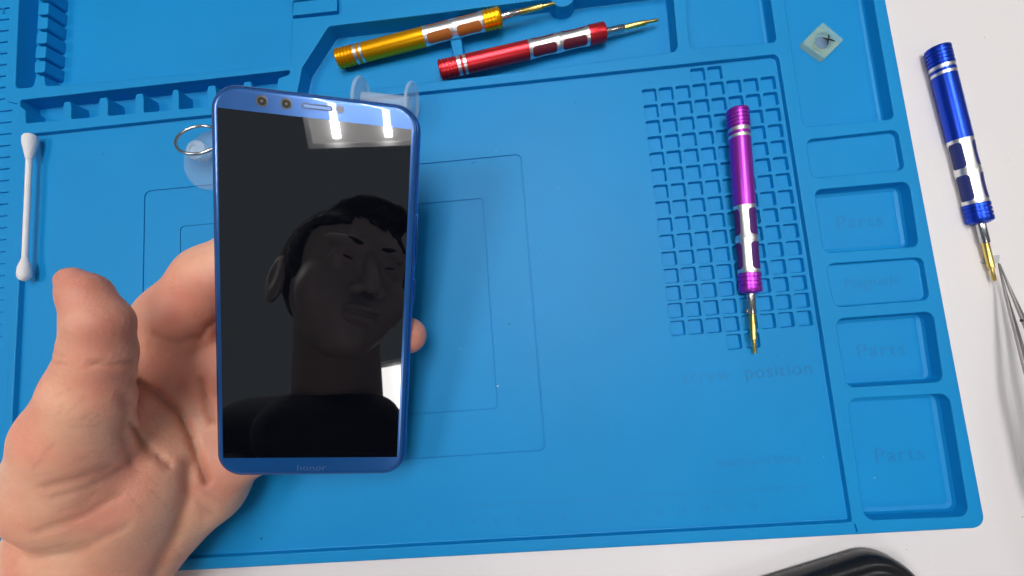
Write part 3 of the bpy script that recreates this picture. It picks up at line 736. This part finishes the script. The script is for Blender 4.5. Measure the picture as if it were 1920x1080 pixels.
# arm: from the wrist to the elbow to the shoulder
def vp(px, py, d): return v2w(np.array([(px-960)/F*d, (py-540)/F*d, d]))[0]
wr = np.array([CAM.x, CAM.y, CAM.z])+RW @ cp(95, 1150, 170); wr2 = np.array([CAM.x, CAM.y, CAM.z])+RW @ cp(62, 1235, 172)
sh = vp(470, 850, 720); el = np.array([-330., -455., 40.])
am = MB(); am.tube([wr+(wr2-wr)*0, wr2, wr2*.5+el*.5, el+(wr2-el)*.12, el, el+(sh-el)*.15, el*.5+sh*.5, sh], [24, 27, 36, 40, 41, 41, 44, 48], 28)
def join(parts):
    v = []; fc = []
    for a_, b_ in parts:
        k = len(v); v += [tuple(p) for p in a_]; fc += [tuple(int(i)+k for i in q) for q in b_]
    return v, fc
skin = bpy.data.materials.new('skin'); skin.use_nodes = True
nt = skin.node_tree; b_ = nt.nodes['Principled BSDF']; tc = nt.nodes.new('ShaderNodeTexCoord')
def nz_(scale, det=5): n = nt.nodes.new('ShaderNodeTexNoise'); n.inputs['Scale'].default_value = scale; n.inputs['Detail'].default_value = det; nt.links.new(tc.outputs['Object'], n.inputs['Vector']); return n
n1, n2, n3 = nz_(38, 4), nz_(160, 5), nz_(1500, 5)
rmp = nt.nodes.new('ShaderNodeValToRGB'); rmp.color_ramp.elements[0].position = .36; rmp.color_ramp.elements[1].position = .64
rmp.color_ramp.elements[0].color = (.96, .57, .38, 1); rmp.color_ramp.elements[1].color = (.90, .385, .26, 1)
nt.links.new(n1.outputs['Fac'], rmp.inputs['Fac'])
mx = nt.nodes.new('ShaderNodeMix'); mx.data_type = 'RGBA'; mx.blend_type = 'MULTIPLY'; mx.inputs['Factor'].default_value = .35
r2 = nt.nodes.new('ShaderNodeValToRGB'); r2.color_ramp.elements[0].position = .3; r2.color_ramp.elements[1].position = .7
r2.color_ramp.elements[0].color = (.78, .66, .62, 1); r2.color_ramp.elements[1].color = (1, 1, 1, 1)
nt.links.new(n2.outputs['Fac'], r2.inputs['Fac']); nt.links.new(rmp.outputs['Color'], mx.inputs['A']); nt.links.new(r2.outputs['Color'], mx.inputs['B'])
def mixin(src, attr, col):
    at = nt.nodes.new('ShaderNodeAttribute'); at.attribute_name = attr
    m_ = nt.nodes.new('ShaderNodeMix'); m_.data_type = 'RGBA'; m_.inputs['B'].default_value = (*col, 1)
    nt.links.new(at.outputs['Fac'], m_.inputs['Factor']); nt.links.new(src, m_.inputs['A']); return m_.outputs['Result']
nt.links.new(mixin(mixin(mx.outputs['Result'], 'ruddy', (.62, .21, .15)), 'fold', (.36, .13, .08)), b_.inputs['Base Color'])  # fold colour: natural crease tone, deepened to paint shade between thumb and palm
b_.inputs['Roughness'].default_value = .52; b_.inputs['Subsurface Weight'].default_value = .35; b_.inputs['Subsurface Radius'].default_value = (1, .35, .18); b_.inputs['Subsurface Scale'].default_value = .004
wv = nt.nodes.new('ShaderNodeTexVoronoi'); wv.inputs['Scale'].default_value = 700; nt.links.new(tc.outputs['Object'], wv.inputs['Vector'])
ad = nt.nodes.new('ShaderNodeMath'); ad.operation = 'ADD'; nt.links.new(n3.outputs['Fac'], ad.inputs[0]); nt.links.new(wv.outputs['Distance'], ad.inputs[1])
bp = nt.nodes.new('ShaderNodeBump'); bp.inputs['Strength'].default_value = .35; bp.inputs['Distance'].default_value = .0003
nt.links.new(ad.outputs[0], bp.inputs['Height']); nt.links.new(bp.outputs['Normal'], b_.inputs['Normal'])
person = empty('person', (0, 0, 0)); person.location = (0, 0, 0)
tag(person, 'person holding the blue phone on one open hand, black shirt and face mirrored in it', 'person')
v, fc = join([(HV, HF), (am.v, am.f), (hd_w, [q[::-1] for q in hd_f])])
me = bpy.data.meshes.new('body'); me.from_pydata([tuple(c*S for c in p) for p in v], [], fc); me.shade_smooth(); me.materials.append(skin)
me.materials.append(mat('face_skin_dimmed', (.26, .205, .19), .6, noise_amt=.12, noise_scale=60, bump=.3, bump_scale=900))  # mirrored face dimmed through its colour, darker and greyer than the hand's skin
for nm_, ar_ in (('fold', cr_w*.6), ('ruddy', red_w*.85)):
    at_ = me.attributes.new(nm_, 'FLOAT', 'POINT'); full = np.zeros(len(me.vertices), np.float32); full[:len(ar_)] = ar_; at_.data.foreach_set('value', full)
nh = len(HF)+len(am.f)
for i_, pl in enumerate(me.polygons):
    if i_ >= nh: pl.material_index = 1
bo = link(bpy.data.objects.new('body', me)); bo.parent = person
sm = bo.modifiers.new('s', 'SMOOTH'); sm.factor = .5; sm.iterations = 2
hair_m = mat('black_hair', (.006, .006, .008), .9, bump=.8, bump_scale=500)
me = bpy.data.meshes.new('hair'); me.from_pydata([tuple(c*S for c in p) for p in hr_w], [], [tuple(int(i) for i in q[::-1]) for q in hr_f]); me.shade_smooth(); me.materials.append(hair_m)
ho = link(bpy.data.objects.new('hair', me)); ho.parent = person
for s_ in (-1, 1):
    pts = [(s_*(12+7.5*i), -26-3.2*math.sin(i/5*2.6)+(.5*i if i > 3 else 0), -88+1.3*i+.35*i*i) for i in range(6)]
    w_ = head2w(np.array(pts, float)); MB().tube(w_, [1.4, 3.2, 3.8, 3.4, 2.4, 1.0], 10).build('eyebrow', hair_m, person, 180)
    pts = [(s_*(20+4.5*i), -4-1.8*math.sin(i/5*3.1), -83.5-1.6*math.sin(i/5*3.1)+.25*i*i) for i in range(6)]
    w_ = head2w(np.array(pts, float)); MB().tube(w_, [.5, 1.2, 1.6, 1.6, 1.1, .5], 8).build('eyelash', hair_m, person, 180)
# black shirt, in the same mirrored placement
h3 = 7.
lo_, hi_ = (-560, 120, 520), (60, 900, 1080)
P3_ = grid(lo_, hi_, h3)
sh_ = cone(P3_, cp(468, 822, 690), cp(690, 818, 690), 64, 62)
sh_ = smin(sh_, cone(P3_, cp(545, 808, 605), cp(690, 806, 605), 50, 50), 30)
sh_ = smin(sh_, cone(P3_, cp(480, 860, 720), cp(470, 1050, 800), 75, 95), 40)
sh_ = smin(sh_, cone(P3_, cp(680, 860, 720), cp(690, 1050, 800), 75, 95), 40)
sh_ = smin(sh_, cone(P3_, cp(580, 860, 720), cp(580, 1100, 820), 100, 120), 40)
tv, tf = surface_nets(sh_, lo_, h3)
shirt_m = mat('black_cotton', (.008, .009, .013), .9, bump=.5, bump_scale=900)
tw_ = v2w(tv)
me = bpy.data.meshes.new('shirt'); me.from_pydata([tuple(c*S for c in p) for p in tw_], [], [tuple(int(i) for i in q[::-1]) for q in tf]); me.shade_smooth(); me.materials.append(shirt_m)
so = link(bpy.data.objects.new('shirt', me)); so.parent = person
sl_ = MB().tube([sh, el*.35+sh*.65, el*.6+sh*.4], [58, 54, 52], 24).build('sleeve', shirt_m, person, 180)
#PERSON_END

# ------------------------------------------------------------------ ceiling lights (their reflections show in the phone's glass)
def troffer(label, loc, e_panel, e_tube, w=600, l=600, tubes=3, r=20):
    t = empty('ceiling_light', loc); tag(t, label, 'ceiling light', 'fluorescent ceiling lights')
    hx, hy = w/2, l/2
    MB().box((-hx, -hy, 4), (hx, hy, 30)).build('reflector', emit('lit_panel', (1, .97, .95), e_panel), t)
    fr = MB()
    for s_ in (-1, 1):
        fr.box((-hx-20, s_*(hy+10)-10, 0), (hx+20, s_*(hy+10)+10, 30)); fr.box((s_*(hx+10)-10, -hy, 0), (s_*(hx+10)+10, hy, 30))
    fr.build('frame', mat('white_frame', (.7, .7, .7), .5), t)
    for k in range(tubes):
        x_ = (k-(tubes-1)/2)*205
        MB().tube([(x_, -hy+20, -18), (x_, hy-20, -18)], r, 12).build('tube', emit('lit_tube', (1, .98, .97), e_tube), t)
    return t
troffer('long bright ceiling light mirrored at the top of the phone screen', (35, 385, 1880), .95, 56, l=1200, r=15)
troffer('ceiling light to the left of the desk', (-1250, 60, 1880), 1.2, 42)
troffer('ceiling light to the right of the desk', (1300, 90, 1880), 1.2, 12)
troffer('ceiling light behind the person mirrored beside the neck on the phone screen', (-60, -1650, 1880), 5, 12)
